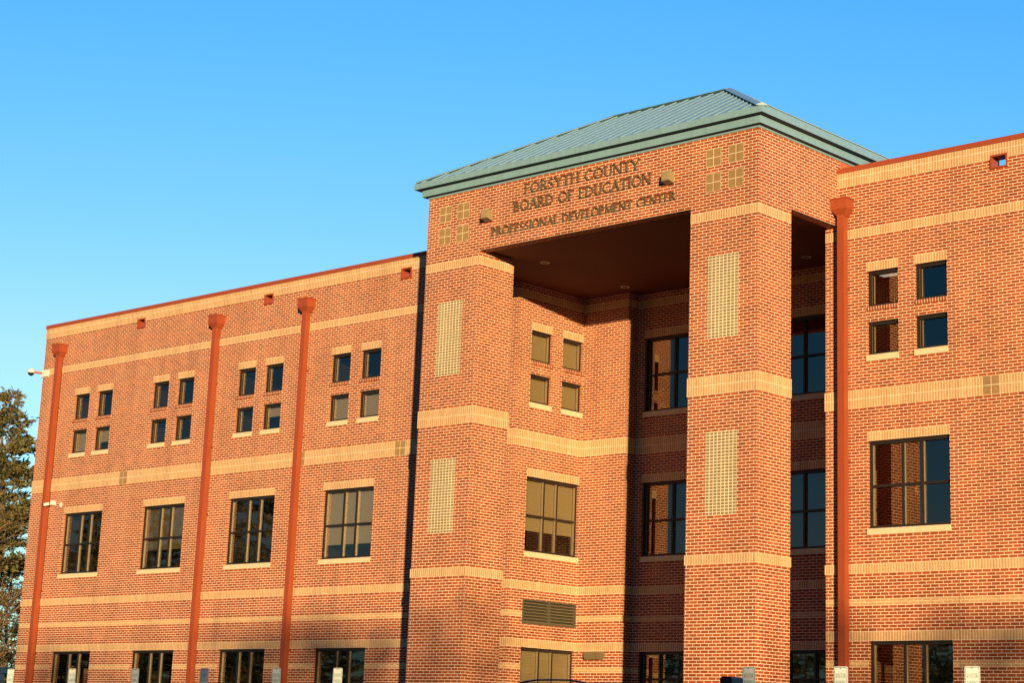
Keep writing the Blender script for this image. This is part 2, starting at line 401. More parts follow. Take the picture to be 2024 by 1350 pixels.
# proud bands
T6 = lambda u: (u, u+6, 50, 56, 'brown_tile', 50, u)
for (z0, z1) in ((50, 56), (-3, 0), (125, 130)):
    mb = MB()
    tl = [T6(u) for u in (69, 129, 189.7, 249)] if z0 == 50 else []
    if z0 == 125:
        for a, b in ((-.25, SC_L[0]-.3), (SC_L[0]+5.7, SC_L[1]-.3), (SC_L[1]+5.7, SC_L[2]-.3), (SC_L[2]+5.7, 308)): band(mb, 'y', 0, a, b, z0, z1)
        for a in SC_L: band(mb, 'y', 0, a-.3, a+5.7, 126.4, z1, [(a-.3, a+5.7, 126.4, z1, 'tan_soldier_brick', 125)])
    else: band(mb, 'y', 0, -.25, 313.25, z0, z1, tl)
    band(mb, 'w', 0, 0, 200, z0, z1)
    mb.build('brick_band', BLD)
    mb = MB()
    tl = [T6(510)] if z0 == 50 else []
    if z0 == 125:
        band(mb, 'y', 0, 457, 514.4, z0, z1); band(mb, 'y', 0, 514.4, 520.4, 126.4, z1, [(514.4, 520.4, 126.4, z1, 'tan_soldier_brick', 125)]); band(mb, 'y', 0, 520.4, RW1, z0, z1)
    else: band(mb, 'y', 0, 451.75, RW1, z0, z1, tl)
    mb.build('brick_band', BLD)
# copings
for a, b in ((-.5, 308), (457, RW1+.5)):
    mb = MB(); mb.box(a, b, -.55, 5.4, 130, 131.7, 'red_metal'); mb.build('coping', BLD)
# scupper collars
for u in SC_L + [514.7]:
    mb = MB()
    for (a, b, e, f) in ((u-.3, u+.25, 121.9, 126.3), (u+5.15, u+5.7, 121.9, 126.3), (u+.25, u+5.15, 125.75, 126.3), (u+.25, u+5.15, 121.9, 122.4)):
        mb.box(a, b, -.45, .6, e, f, 'red_metal')
    mb.build('scupper', BLD)
# movement joints and rust runs below the scuppers
plain('sealant', (.33, .17, .09), .8); plain('rust_stain', (.26, .075, .022), .9, 0, .3, 9)
for x in (206.5, 66.5, 500.5):
    for z0, z1 in ((-62, -3.2), (.2, 49.8), (56.2, 124.8)):
        mb = MB(); mb.box(x-.07, x+.07, -.03, .0, z0, z1, 'sealant'); mb.build('movement_joint', BLD)
# windows, left and right wing
BL = {(2, 0, 0): 1, (3, 0, 0): .0, (0, 1, 0): 1.0, (0, 1, 1): .62, (3, 1, 0): 1, (3, 1, 1): 1, (2, 1, 1): .5}
for gi, u in enumerate(GRP):
    for row, (zt, zb) in enumerate(SMALL):
        for k in (0, 1):
            bl = {(0, 1, 0): 1.0, (0, 1, 1): .6, (3, 1, 0): 1.0, (3, 1, 1): 1.0, (2, 1, 1): .45}.get((gi, row, k), 0)
            window(BLD, 'y', 0, u+18*k, u+18*k+12, zb, zt, blind=bl, sill='stone' if row else 'rowlock')
    window(BLD, 'y', 0, u, u+30, 11, 39, (11.4, 18.8), (13.6,), blind=(0, .7, 0, .8)[gi], bmat='drape_brown' if gi == 1 else 'blind_slats', sill='stone')
    window(BLD, 'y', 0, u, u+30, -52, -24, (11.4, 18.8), (10,), sill='stone')
for u in (468, 540, 600, 660):
    for row, (zt, zb) in enumerate(SMALL):
        for k in (0, 1): window(BLD, 'y', 0, u+18*k, u+18*k+12, zb, zt, sill='stone' if row else 'rowlock')
    window(BLD, 'y', 0, u, u+30, 11, 39, (12.2, 19.2), (13.6,), sill='stone')
    window(BLD, 'y', 0, u, u+30, -52, -24, (12.2, 19.2), (10,), sill='stone')
for a in (7.8, 25.8):
    for row, (zt, zb) in enumerate(SMALL):
        window(BLD, 'x', 313, a, a+12, zb, zt, blind=1, sill='stone' if row else 'rowlock', blinddepth=3.0)
window(BLD, 'x', 313, 7.8, 37.8, 11, 39, (11.4, 18.8), (13.6,), blind=.72, sill='stone', blinddepth=3.0)
window(BLD, 'x', 313, 7.8, 37.8, -52, -24, (11.4, 18.8), (10,), blind=1, sill='stone', blinddepth=3.0)
for a, b in DW:
    window(BLD, 'y', 44, a, b, 66, 95, (13.8, 26.2), (14.5,), sill='stone')
    window(BLD, 'y', 44, a, b, 11, 39, (13.8, 26.2), (13.5,), sill='stone')
    dr = window(BLD, 'y', 44, a, b, -62, -24, (9, 20, 31), (28,))
# louvre vent
mb = MB()
for (a, b, e, f) in ((7.8, 37.8, -7.1, -6.5), (7.8, 37.8, -15.5, -14.9), (7.8, 8.5, -14.9, -7.1), (37.1, 37.8, -14.9, -7.1), (22.4, 23.2, -14.9, -7.1)):
    x0 = 313-1.2; mb.box(x0, 313.15, a, b, e, f, 'louver_metal')
for s0, s1 in ((8.5, 22.4), (23.2, 37.1)):
    for i in range(7):
        z = -14.7+i*1.12
        q = [(313.0, s0, z+.22), (313.0, s1, z+.22), (311.9, s1, z+.95), (311.9, s0, z+.95)]
        mb.face(q, 'louver_metal'); mb.face([(p[0], p[1], p[2]-.12) for p in reversed(q)], 'louver_metal')
        mb.face([(312.95, s0, z-.12), (312.95, s1, z-.12), (313.0, s1, z+.22), (313.0, s0, z+.22)], 'lamp_dark')
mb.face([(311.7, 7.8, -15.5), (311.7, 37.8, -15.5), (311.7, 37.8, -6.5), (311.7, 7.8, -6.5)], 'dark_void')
mb.build('louvre_vent', BLD)
# interior partitions and ceilings behind the windows
mb = MB()
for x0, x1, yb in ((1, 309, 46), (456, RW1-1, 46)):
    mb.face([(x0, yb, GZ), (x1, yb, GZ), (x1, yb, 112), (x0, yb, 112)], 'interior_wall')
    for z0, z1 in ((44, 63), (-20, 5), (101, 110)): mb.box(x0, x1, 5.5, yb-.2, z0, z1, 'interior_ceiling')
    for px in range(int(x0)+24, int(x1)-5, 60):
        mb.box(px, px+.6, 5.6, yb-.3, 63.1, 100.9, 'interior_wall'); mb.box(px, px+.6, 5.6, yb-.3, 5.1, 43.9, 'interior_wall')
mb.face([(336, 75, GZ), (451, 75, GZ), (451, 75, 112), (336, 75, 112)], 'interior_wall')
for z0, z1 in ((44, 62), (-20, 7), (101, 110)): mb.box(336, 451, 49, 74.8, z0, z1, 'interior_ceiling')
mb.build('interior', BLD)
# ceiling light panels seen through the windows
for u, ya in ((194, 24), (110, 22), (134, 26), (52, 24), (456.5, 22), (469, 24), (250, 26), (16, 24)):
    mb = MB(); mb.box(u, u+9, ya, ya+7, 100.4, 100.85, 'lit_diffuser'); mb.build('ceiling_light', BLD)

# ------------------------------------------------------------------ portico
def ptiles(x): return [(x+a, x+a+6, z, z+6, 'brown_tile', z, x+a) for a in (6, 15) for z in (125, 116.6)]
for x0, lab in ((308, 'left'), (430, 'right')):
    x1 = x0+27; mb = MB()
    pn = [(x0+7.5, x0+19.5, z0, z1, 'tile_grid', z0, x0+7.5) for z0, z1 in ((68, 95), (12, 38.2))]
    tb = [(x0-1, x1+1, 107, 110, 'tan_soldier_brick', 107)]
    panel(mb, 'y', -45, x0, x1, GZ-8, 112, tb+pn)
    panel(mb, 'b', -27, x0, x1, GZ-8, 112, tb)
    tbs = [(-46, -26, 107, 110, 'tan_soldier_brick', 107)]
    panel(mb, 'x', x1, -45, -27, GZ-8, 112, tbs); panel(mb, 'w', x0, -45, -27, GZ-8, 112, tbs)
    o = mb.build('column', BLD)
    for z0, z1 in ((50, 56), (-3, 0)):
        mb = MB()
        band(mb, 'y', -45, x0-.25, x1+.25, z0, z1); band(mb, 'b', -27, x0-.25, x1+.25, z0, z1)
        band(mb, 'x', x1, -45, -27, z0, z1); band(mb, 'w', x0, -45, -27, z0, z1)
        mb.build('brick_band', o)
mb = MB()
panel(mb, 'y', -45, 308, 457, 112, 135, ptiles(308)+ptiles(430))
panel(mb, 'x', 457, -45, 1.5, 112, 135); panel(mb, 'w', 308, -45, 1.5, 112, 135)
mb.box(335, 430, -44.99, -41, 111.98, 112.5, 'red_brick'); mb.box(453, 456.99, -27, -.01, 111.98, 112.5, 'red_brick'); mb.box(308.01, 312, -27, -.01, 111.98, 112.5, 'red_brick')
mb.build('lintel_beam', BLD)
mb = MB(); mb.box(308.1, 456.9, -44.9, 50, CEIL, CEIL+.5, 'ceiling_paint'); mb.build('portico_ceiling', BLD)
mb = MB()
for x, ax in ((457, 'x'), (308, 'w')): panel(mb, ax, x, 1.5, 54, 112, 136, base='orange_metal')
panel(mb, 'b', 54, 308, 457, 112, 136, base='orange_metal')
mb.build('metal_siding', BLD)
# roof
def ringbox(mb, p0, p1, z0, z1, mat):
    X0, X1, Y0, Y1 = 308, 457, -45, 50
    a = (X0-p1, X1+p1, Y0-p1, Y1+p1); b = (X0-p0, X1+p0, Y0-p0, Y1+p0)
    def cor(t, z): return [(t[0], t[2], z), (t[1], t[2], z), (t[1], t[3], z), (t[0], t[3], z)]
    o0, o1, i0, i1 = cor(a, z0), cor(a, z1), cor(b, z0), cor(b, z1)
    for k in range(4):
        n = (k+1) % 4
        mb.face([o0[k], o0[n], o1[n], o1[k]], mat); mb.face([i0[n], i0[k], i1[k], i1[n]], mat)
        mb.face([o0[n], o0[k], i0[k], i0[n]], 'soffit_shade'); mb.face([o1[k], o1[n], i1[n], i1[k]], mat)
roof = None
PR = 3.7
ez = 140.6; X0, X1, Y0, Y1 = 308-PR, 457+PR, -45-PR, 50+PR
hw = (Y1-Y0)/2; ym = (Y0+Y1)/2; zr = 170.3
mb = MB()
A, B_, C_, D_ = (X0, Y0, ez), (X1, Y0, ez), (X1, Y1, ez), (X0, Y1, ez); R1, R2 = (X0+hw, ym, zr), (X1-hw, ym, zr)
for f in ([A, B_, R2, R1], [B_, C_, R2], [C_, D_, R1, R2], [D_, A, R1]): mb.face(f, 'green_metal')
sl_ = (zr-ez)/hw; n_front = Vector((0, -sl_, 1)).normalized()
def seam(a, b, nrm, side):
    a, b = Vector(a), Vector(b); h = nrm*.42; s2 = side*.16
    p = [a-s2, a+s2, b+s2, b-s2]; q = [v+h for v in p]
    mb.face([p[0], p[1], q[1], q[0]], 'green_metal'); mb.face([p[1], p[2], q[2], q[1]], 'green_metal')
    mb.face([p[3], p[0], q[0], q[3]], 'green_metal'); mb.face(q, 'green_metal')
k = 3.0
while X0+k < X1-1:
    t = min(k, X1-X0-k, hw)
    if t > 1:
        for s_, yy in ((1, Y0), (-1, Y1)):
            seam((X0+k, yy, ez), (X0+k, yy+s_*t, ez+sl_*t), Vector((0, -s_*sl_, 1)).normalized(), Vector((1, 0, 0)))
    k += 5.6
k = 3.0
while Y0+k < Y1-1:
    t = min(k, Y1-Y0-k)
    for s_, xx in ((1, X0), (-1, X1)):
        seam((xx, Y0+k, ez), (xx+s_*t, Y0+k, ez+sl_*t), Vector((-s_*sl_, 0, 1)).normalized(), Vector((0, 1, 0)))
    k += 5.6
roof = mb.build('roof', BLD)
def beam(mb, a, b, wv, h, up, mat):
    a, b = Vector(a), Vector(b); d = (b-a).normalized(); s_ = d.cross(Vector((0, 0, 1))).normalized()*wv; u_ = Vector((0, 0, 1))
    prof = [(-1, -.12), (1, -.12), (1, .02), (.1, h), (-.1, h), (-1, .02)]
    ra = [a+s_*x+u_*(z+up) for x, z in prof]; rb = [b+s_*x+u_*(z+up) for x, z in prof]
    n = len(prof)
    for i in range(n): mb.face([ra[i], ra[(i+1) % n], rb[(i+1) % n], rb[i]], mat)
    mb.face(list(reversed(ra)), mat); mb.face(rb, mat)
mb = MB()
for a, b in ((R1, R2), (A, R1), (B_, R2), (C_, R2), (D_, R1)): beam(mb, a, b, 1.9, .80, .12, 'green_metal')
mb.build('ridge_cap', roof)
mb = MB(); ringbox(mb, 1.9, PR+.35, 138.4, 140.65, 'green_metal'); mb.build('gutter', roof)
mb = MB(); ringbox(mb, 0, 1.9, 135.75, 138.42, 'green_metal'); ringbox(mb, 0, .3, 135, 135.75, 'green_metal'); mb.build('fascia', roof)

# ------------------------------------------------------------------ recessed ceiling lights, wall lamps
def disc(mb, x, y, z, r0_, r1_, h, mat, n=24):
    for i in range(n):
        t, t2 = 2*math.pi*i/n, 2*math.pi*(i+1)/n
        p = lambda r, t_, zz: (x+r*math.cos(t_), y+r*math.sin(t_), zz)
        mb.face([p(r0_, t, z), p(r1_, t, z), p(r1_, t2, z), p(r0_, t2, z)] if r0_ else [p(0, 0, z), p(r1_, t, z), p(r1_, t2, z)], mat)
        mb.face([p(r1_, t, z), p(r1_, t, z+h), p(r1_, t2, z+h), p(r1_, t2, z)], mat)
for x, y, lab in ((341, -17, 'round recessed downlight in the front half of the dark portico ceiling'), (340.5, 29.5, 'round recessed downlight in the portico ceiling close to the recessed wall'),
                  (424, -17, 'recessed downlight in the front of the portico ceiling behind the right column'), (424, 29.5, 'recessed downlight in the ceiling above the right gap of the portico')):
    t = tag(empty('downlight', (x, y, CEIL)), lab, 'ceiling light', 'downlights in the portico ceiling')
    mb = MB(); disc(mb, x, y, CEIL-.22, 1.15, 1.75, .22, 'cam_white'); mb.build('trim_ring', t)
    mb = MB(); disc(mb, x, y, CEIL-.1, 0, 1.1, .1, 'dark_void'); mb.build('reflector', t)
for x, lab in ((337.8, 'square tan floodlight on the brick left of the building name'), (420.0, 'square tan floodlight on the brick right of the building name')):
    t = tag(empty('floodlight', (x+2, -45, 121.5)), lab, 'floodlight', 'floodlights beside the building name')
    mb = MB(); w_ = 3.4
    mb.ext([(-48.3, 122.4), (-45.6, 121.8), (-45.6, 125.3), (-48.0, 125.6)], x, x+w_, 'lamp_metal', 'x'); mb.build('housing', t)
    mb = MB(); mb.ext([(-48.45, 122.7), (-48.25, 122.65), (-48.0, 125.2), (-48.2, 125.25)], x+.35, x+w_-.35, 'lamp_glass', 'x'); mb.build('lens', t)
    mb = MB(); mb.box(x+.9, x+2.5, -45.6, -45, 122.6, 124.9, 'lamp_metal'); mb.build('bracket', t)
t = tag(empty('wall_lamp', (323.5, 38, -25.5)), 'long rounded tan wall lamp on the sunlit brick beside a ground floor window', 'wall lamp')
mb = MB(); pr = [(319.4+.4, -26.9), (327.5-.4, -26.9), (327.5, -26.3), (327.5, -24.8), (327.1, -24.3), (319.8, -24.3), (319.4, -24.8), (319.4, -26.3)]
mb.ext(pr, 35.6, 38, 'lamp_dark'); mb.build('shade', t)
mb = MB(); mb.box(320.2, 326.7, 35.9, 37.8, -27.1, -26.92, 'lamp_glass'); mb.build('diffuser', t)

# ------------------------------------------------------------------ drainpipes
def drain(x, lab):
    t = tag(empty('drainpipe', (x+1.3, 0, GZ)), lab, 'drainpipe', 'red metal drainpipes down the brick front')
    mb = MB(); mb.box(x, x+2.6, -3.3, -.9, GZ, 115, 'red_metal'); mb.build('pipe', t)
    c = x+1.35; h = 3.1
    mb = MB(); y0 = -4.6
    mb.box(c-h, c+h, y0, -.1, 116.6, 120, 'red_metal')
    lo = [(c-1.4, -3.0, 114.4), (c+1.4, -3.0, 114.4), (c+1.4, -.3, 114.4), (c-1.4, -.3, 114.4)]; hi = [(c-h, y0, 116.6), (c+h, y0, 116.6), (c+h, -.1, 116.6), (c-h, -.1, 116.6)]
    for i in range(4): mb.face([lo[i], lo[(i+1) % 4], hi[(i+1) % 4], hi[i]], 'red_metal')
    hp = mb.build('hopper', t)
    mb = MB(); mb.box(c-h-.35, c+h+.35, y0-.35, -.05, 120, 120.35, 'red_metal'); mb.build('rim', hp)
    mb = MB(); mb.box(c-1.2, c-.9, y0-.06, y0+.2, 119.0, 119.3, 'dark_void'); mb.build('overflow_hole', hp)
    for z in (90, 62, 33, 4, -25):
        mb = MB(); mb.box(x-.1, x+2.7, -3.4, -.0, z-.12, z+.12, 'red_metal'); mb.build('pipe_joint', t)
drain(14.0, 'red drainpipe at the far left corner of the brick building')
drain(132.2, 'red drainpipe between the second and third window columns of the left wing')
drain(191.6, 'red drainpipe nearest the portico on the left wing')
drain(458.8, 'red drainpipe on the right wing just right of the portico')

# ------------------------------------------------------------------ building name (stroke-built roman capitals)
def arc(cx, cz, rx, rz, a0, a1, n=14):
    return [(cx+rx*math.cos(math.radians(a0+(a1-a0)*i/n)), cz+rz*math.sin(math.radians(a0+(a1-a0)*i/n))) for i in range(n+1)]
T, H = .17, .10   # thick / thin strokes
GL = {  # glyph: (advance, [(polyline, width)], serifs[(x,z,len)])
 'F': (.62, [([(.14,0),(.14,1)],T), ([(.14,.95),(.58,.95)],H), ([(.14,.52),(.48,.52)],H)], [(.14,0,.34),(.1,1,.2)]),
 'O': (1.0, [(arc(.5,.5,.42,.45,0,360,24),.135)], []),
 'R': (.78, [([(.14,0),(.14,1)],T), (arc(.14,.74,.42,.225,90,-90),.12), ([(.34,.5),(.76,.02)],T)], [(.14,0,.34),(.1,1,.2)]),
 'S': (.62, [(arc(.32,.735,.2,.21,30,250,12)+arc(.3,.265,.22,.215,70,-150,14),.135)], []),
 'Y': (.80, [([(.06,1),(.4,.5),(.4,0)],T), ([(.76,1),(.4,.5)],H)], [(.06,1,.26),(.76,1,.22),(.4,0,.34)]),
 'T': (.76, [([(.38,0),(.38,.95)],T), ([(.02,.95),(.74,.95)],H)], [(.38,0,.34)]),
 'H': (.92, [([(.14,0),(.14,1)],T), ([(.78,0),(.78,1)],T), ([(.14,.52),(.78,.52)],H)], [(.14,0,.32),(.14,1,.32),(.78,0,.32),(.78,1,.32)]),
 'C': (.84, [(arc(.5,.5,.42,.45,42,318,20),.135)], []),
 'U': (.86, [([(.14,1),(.14,.36)]+arc(.43,.34,.29,.3,180,360,12)+[(.72,1)],.135)], [(.14,1,.32),(.72,1,.28)]),
 'N': (.92, [([(.13,0),(.13,1)],H), ([(.1,1),(.8,.02)],T), ([(.8,0),(.8,1)],H)], [(.13,0,.3),(.08,1,.2),(.8,1,.3)]),
 'B': (.72, [([(.14,0),(.14,1)],T), (arc(.14,.75,.36,.21,90,-90),.12), (arc(.14,.27,.44,.235,90,-90),.13)], [(.08,0,.2),(.08,1,.2)]),
 'A': (.86, [([(.08,0),(.43,1)],H), ([(.43,1),(.8,0)],T), ([(.2,.36),(.67,.36)],H)], [(.08,0,.26),(.8,0,.28)]),
 'D': (.92, [([(.14,0),(.14,1)],T), (arc(.14,.5,.68,.45,90,-90,18),.13)], [(.08,0,.2),(.08,1,.2)]),
 'E': (.62, [([(.14,0),(.14,1)],T), ([(.14,.95),(.56,.95)],H), ([(.14,.52),(.48,.52)],H), ([(.14,.05),(.58,.05)],H)], [(.08,0,.2),(.08,1,.2)]),
 'I': (.34, [([(.17,0),(.17,1)],T)], [(.17,0,.32),(.17,1,.32)]),
 'P': (.66, [([(.14,0),(.14,1)],T), (arc(.14,.72,.42,.24,90,-90),.12)], [(.14,0,.34),(.1,1,.2)]),
 'L': (.60, [([(.14,0),(.14,1)],T), ([(.14,.05),(.58,.05)],H)], [(.14,1,.32),(.1,0,.2)]),
 'V': (.82, [([(.06,1),(.41,0)],T), ([(.41,0),(.76,1)],H)], [(.06,1,.26),(.76,1,.24)]),
 'M': (1.06, [([(.12,0),(.16,1)],H), ([(.16,1),(.53,.05)],T), ([(.53,.05),(.9,1)],H), ([(.9,1),(.95,0)],T)], [(.12,0,.26),(.95,0,.28)]),
 'G': (.88, [(arc(.5,.5,.42,.45,42,340,20)+[(.86,.46),(.6,.46)],.135)], []),
 'K': (.78, [([(.14,0),(.14,1)],T), ([(.14,.46),(.68,1)],H), ([(.3,.6),(.74,0)],T)], []),
 ' ': (.42, [], []),
}
def stroke(mb, pts, wdt, tf, y0, y1, mat, closed=False):
    n = len(pts); L, R = [], []
    for i, p in enumerate(pts):
        a = pts[max(i-1, 0)]; b = pts[min(i+1, n-1)]
        if closed and i in (0, n-1): a, b = pts[n-2], pts[1]
        dx, dz = b[0]-a[0], b[1]-a[1]; l = math.hypot(dx, dz) or 1
        nx, nz = -dz/l*wdt/2, dx/l*wdt/2
        L.append((p[0]+nx, p[1]+nz)); R.append((p[0]-nx, p[1]-nz))
    for i in range(n-1):
        q = [tf(*L[i]), tf(*R[i]), tf(*R[i+1]), tf(*L[i+1])]
        mb.face([(x, y0, z) for x, z in q], mat)
        for k in range(4):
            (x, z), (x2, z2) = q[k], q[(k+1) % 4]
            mb.face([(x2, y0, z2), (x, y0, z), (x, y1, z), (x2, y1, z2)], mat)
def write(mb, text, x0, x1, zb, h, y0, y1, mat, serif=True, track=.06, wscale=1):
    adv = [GL[c][0]+track for c in text]; tot = sum(adv)-track; sx_ = (x1-x0)/tot; x = x0
    for c, a in zip(text, adv):
        tf = lambda u, v, x=x: (x+u*sx_, zb+v*h)
        for pts, wd in GL[c][1]: stroke(mb, pts, wd*wscale, tf, y0, y1, mat, closed=(c == 'O'))
        if serif:
            for sx2, sz, ln in GL[c][2]:
                z = .03 if sz == 0 else .97
                stroke(mb, [(sx2-ln/2, z), (sx2+ln/2, z)], .06, tf, y0, y1, mat)
        x += a*sx_
t = tag(empty('sign_lettering', (382, -45, 116)), 'dark bronze raised capital letters naming the building on the portico brick', 'lettering')
for text, xa, xb, zb, h in (('FORSYTH COUNTY', 355.9, 408.2, 129.25, 3.75), ('BOARD OF EDUCATION', 351.1, 413.4, 123.4, 3.85), ('PROFESSIONAL DEVELOPMENT CENTER', 340.8, 424.0, 116.15, 3.0)):
    mb = MB(); write(mb, text, xa, xb, zb, h, -45.62, -45.12, 'letter_metal', True, .06, .7); mb.build('text_line', t)

# ------------------------------------------------------------------ security cameras
t = tag(empty('dome_camera', (-1, -2, 107)), 'white dome security camera on a bracket at the top left corner of the building', 'security camera')
mb = MB(); mb.box(-.6, 5.2, -1.0, -.02, 106.2, 109.4, 'cam_white'); mb.build('wall_box', t)
mb = MB(); mb.tube([(.4, -.9, 108.2), (-2.0, -2.6, 108.5), (-3.4, -3.4, 108.6)], .55, 'orange_metal'); mb.build('arm', t)
mb = MB(); cx_, cy_, cz_ = -4.4, -3.9, 108.9
def dome(mb, c, r, mat, lo, hi, n=16, k=6, sz=1):
    for j in range(k):
        a, b = lo+(hi-lo)*j/k, lo+(hi-lo)*(j+1)/k
        for i in range(n):
            t1, t2 = 2*math.pi*i/n, 2*math.pi*(i+1)/n
            q = lambda e, t_: (c[0]+r*math.cos(e)*math.cos(t_), c[1]+r*math.cos(e)*math.sin(t_), c[2]+r*sz*math.sin(e))
            mb.face([q(a, t1), q(a, t2), q(b, t2), q(b, t1)], mat)
dome(mb, (cx_, cy_, cz_), 1.85, 'cam_white', 0, math.pi/2); mb.tube([(cx_, cy_, cz_), (cx_, cy_, cz_-.5)], 1.85, 'cam_white', 16); mb.build('housing', t)
mb = MB(); dome(mb, (cx_, cy_, cz_-.5), 1.5, 'black_plastic', -math.pi/2, 0); mb.build('dome', t)
t = tag(empty('bullet_camera', (19, -2, 43)), 'small white bullet security camera on the brick beside the leftmost drainpipe', 'security camera')
mb = MB(); mb.tube([(17.6, -4.4, 43.3), (19.2, -2.6, 43.9)], [.75, .75], 'cam_white', 12); mb.build('body', t)
mb = MB(); mb.tube([(17.25, -4.8, 43.15), (17.6, -4.42, 43.3)], [.68, .68], 'black_plastic', 12); mb.build('lens', t)
mb = MB(); mb.box(18.9, 20.6, -1.9, 0, 43.4, 45.4, 'cam_white'); mb.build('mount', t)
t = tag(empty('junction_box', (25, -.5, 43)), 'little white cable box on the brick next to the bullet camera', 'cable box')
mb = MB(); mb.box(24.6, 25.9, -.6, -.02, 42.3, 44.3, 'cam_white'); mb.build('box', t)
mb = MB(); mb.tube([(20.2, -.8, 43.4), (21.2, -.6, 42.0), (22.8, -.4, 41.2), (24.2, -.4, 41.5), (25.0, -.4, 42.4)], .13, 'galvanised', 6); mb.build('cable', t)

# sunflower ornament hanging inside the right wing window, and a window plant
t = tag(empty('sunflower_ornament', (485, 3.6, 23)), 'round sunflower ornament hanging inside the large right wing window', 'ornament')
mb = MB()
for i in range(18):
    a = 2*math.pi*i/18; ca, sa = math.cos(a), math.sin(a)
    mb.face([(485.2+1.1*ca-.28*sa, 3.4, 23.2+1.1*sa+.28*ca), (485.2+1.1*ca+.28*sa, 3.4, 23.2+1.1*sa-.28*ca), (485.2+2.5*ca, 3.3, 23.2+2.5*sa)], 'flower_petal')
mb.tube([(485.2, 3.5, 23.2), (485.2, 3.3, 23.2)], 1.75, 'flower_petal', 18); mb.build('petals', t)
mb = MB(); mb.tube([(485.2, 3.3, 23.2), (485.2, 3.1, 23.2)], 1.0, 'flower_core', 18); mb.build('centre', t)
t = tag(empty('potted_plant', (495, 4, 11.8)), 'small leafy plant on the sill inside the large right wing window', 'plant')
mb = MB(); mb.tube([(494.6, 4.2, 11.6), (494.6, 4.2, 13.0)], [.7, .9], 'flower_petal', 12); mb.build('pot', t)
mb = MB(); rnd = random.Random(3)
mb.tube([(494.6, 4.2, 13), (494.4, 4.1, 16), (494.8, 4.0, 19.5)], .1, 'leaf_plant', 5)
for i in range(34):
    z = rnd.uniform(13.5, 20); a = rnd.uniform(0, 6.28); r = rnd.uniform(.5, 1.5)*(1.15-(z-13)/12)
    c = Vector((494.6, 4.1, z)); d = Vector((math.cos(a)*r, math.sin(a)*.5, rnd.uniform(.1, .6)))
    s_ = Vector((-math.sin(a), 0, .4))*.32
    mb.face([c, c+d*.6+s_, c+d, c+d*.6-s_], 'leaf_plant')
mb.build('leaves', t)

# ------------------------------------------------------------------ ground
mb = MB(); S_ = 6000
zf = -72
mb.face([(OX-S_, -240, GZ), (OX+S_, -240, GZ), (OX+S_, S_*2, GZ), (OX-S_, S_*2, GZ)], 'asphalt')
mb.face([(OX-S_, -540, zf), (OX+S_, -540, zf), (OX+S_, -240, GZ), (OX-S_, -240, GZ)], 'asphalt')
mb.face([(OX-S_, -S_*2, zf), (OX+S_, -S_*2, zf), (OX+S_, -540, zf), (OX-S_, -540, zf)], 'asphalt')
struct(mb.build('ground'))
mb = MB(); mb.box(-300, 900, -222, -70, GZ, GZ+.05, 'grass'); struct(mb.build('lawn'))
mb = MB(); mb.box(-300, 900, -236, -222, GZ-1, GZ+1.3, 'concrete'); mb.box(300, 470, -70, -46, GZ, GZ+1.2, 'concrete'); struct(mb.build('pavement'))
mb = MB()
for k in range(-6, 14):
    x = 330.3+27.6*k; mb.box(x-.5, x+.5, -300, -238, GZ-1.6, GZ-1.5, 'road_paint') if False else mb.face([(x-.5, -300, GZ-1.6+.05), (x+.5, -300, GZ-1.6+.05), (x+.5, -240, GZ+.05), (x-.5, -240, GZ+.05)], 'road_paint')
struct(mb.build('parking_lines'))

# ------------------------------------------------------------------ visitor parking signs
SIGNS = [(343.0, 'leftmost parking sign, in front of the far left corner of the building'),
 (371.0, 'second parking sign from the left, before the leftmost ground floor window'),
 (397.7, 'third parking sign from the left, before the second ground floor window'),
 (425.1, 'white parking sign just right of the second drainpipe from the left'),
 (451.5, 'white parking sign just left of the drainpipe nearest the portico'),
 (472.5, 'white parking sign before the ground floor window nearest the portico'),
 (586.4, 'visitor parking sign in front of the right portico column'),
 (606.9, 'visitor parking sign in front of the drainpipe of the right wing'),
 (633.7, 'rightmost visitor parking sign, below the large right wing windows')]
def make_sign():
    t = empty('parking_sign', (0, -225, GZ))
    zt = -42.85
    mb = MB(); r_ = .35; wv, hv = 1.5, 4.5
    def rr_(w_, h_, r, cz):
        pts = []
        for cxx, czz, a0 in ((w_-r, h_-r, 0), (-w_+r, h_-r, 90), (-w_+r, -h_+r, 180), (w_-r, -h_+r, 270)):
            pts += [(cxx+r*math.cos(math.radians(a0+18*i)), cz+czz+r*math.sin(math.radians(a0+18*i))) for i in range(6)]
        return pts
    mb.ext(list(reversed(rr_(1.5, 2.25, .35, zt-2.25))), -225.06, -225.0, 'sign_white'); pl = mb.build('plate', t)
    mb = MB(); o = rr_(1.38, 2.13, .28, zt-2.25); i_ = rr_(1.27, 2.02, .2, zt-2.25)
    for k in range(len(o)):
        n = (k+1) % len(o); mb.face([(o[k][0], -225.075, o[k][1]), (o[n][0], -225.075, o[n][1]), (i_[n][0], -225.075, i_[n][1]), (i_[k][0], -225.075, i_[k][1])], 'sign_green')
    mb.build('border', pl)
    mb = MB(); write(mb, 'VISITOR', -1.08, 1.08, zt-2.0, .78, -225.085, -225.07, 'sign_green', False, .14, .8); mb.build('lettering', pl); mb = MB()
    write(mb, 'PARKING', -1.08, 1.08, zt-3.25, .78, -225.085, -225.07, 'sign_green', False, .14, .8); mb.build('lettering', pl)
    mb = MB(); mb.box(-.1, .1, -225.12, -225.06, zt-.4, zt-.2, 'galvanised'); mb.build('bolt', pl)
    mb = MB(); mb.box(-.25, .25, -225.0, -224.7, GZ, zt-.15, 'galvanised'); mb.build('post', t)
    return t
def kids(o): return [c for c in bpy.data.objects if c.parent == o]
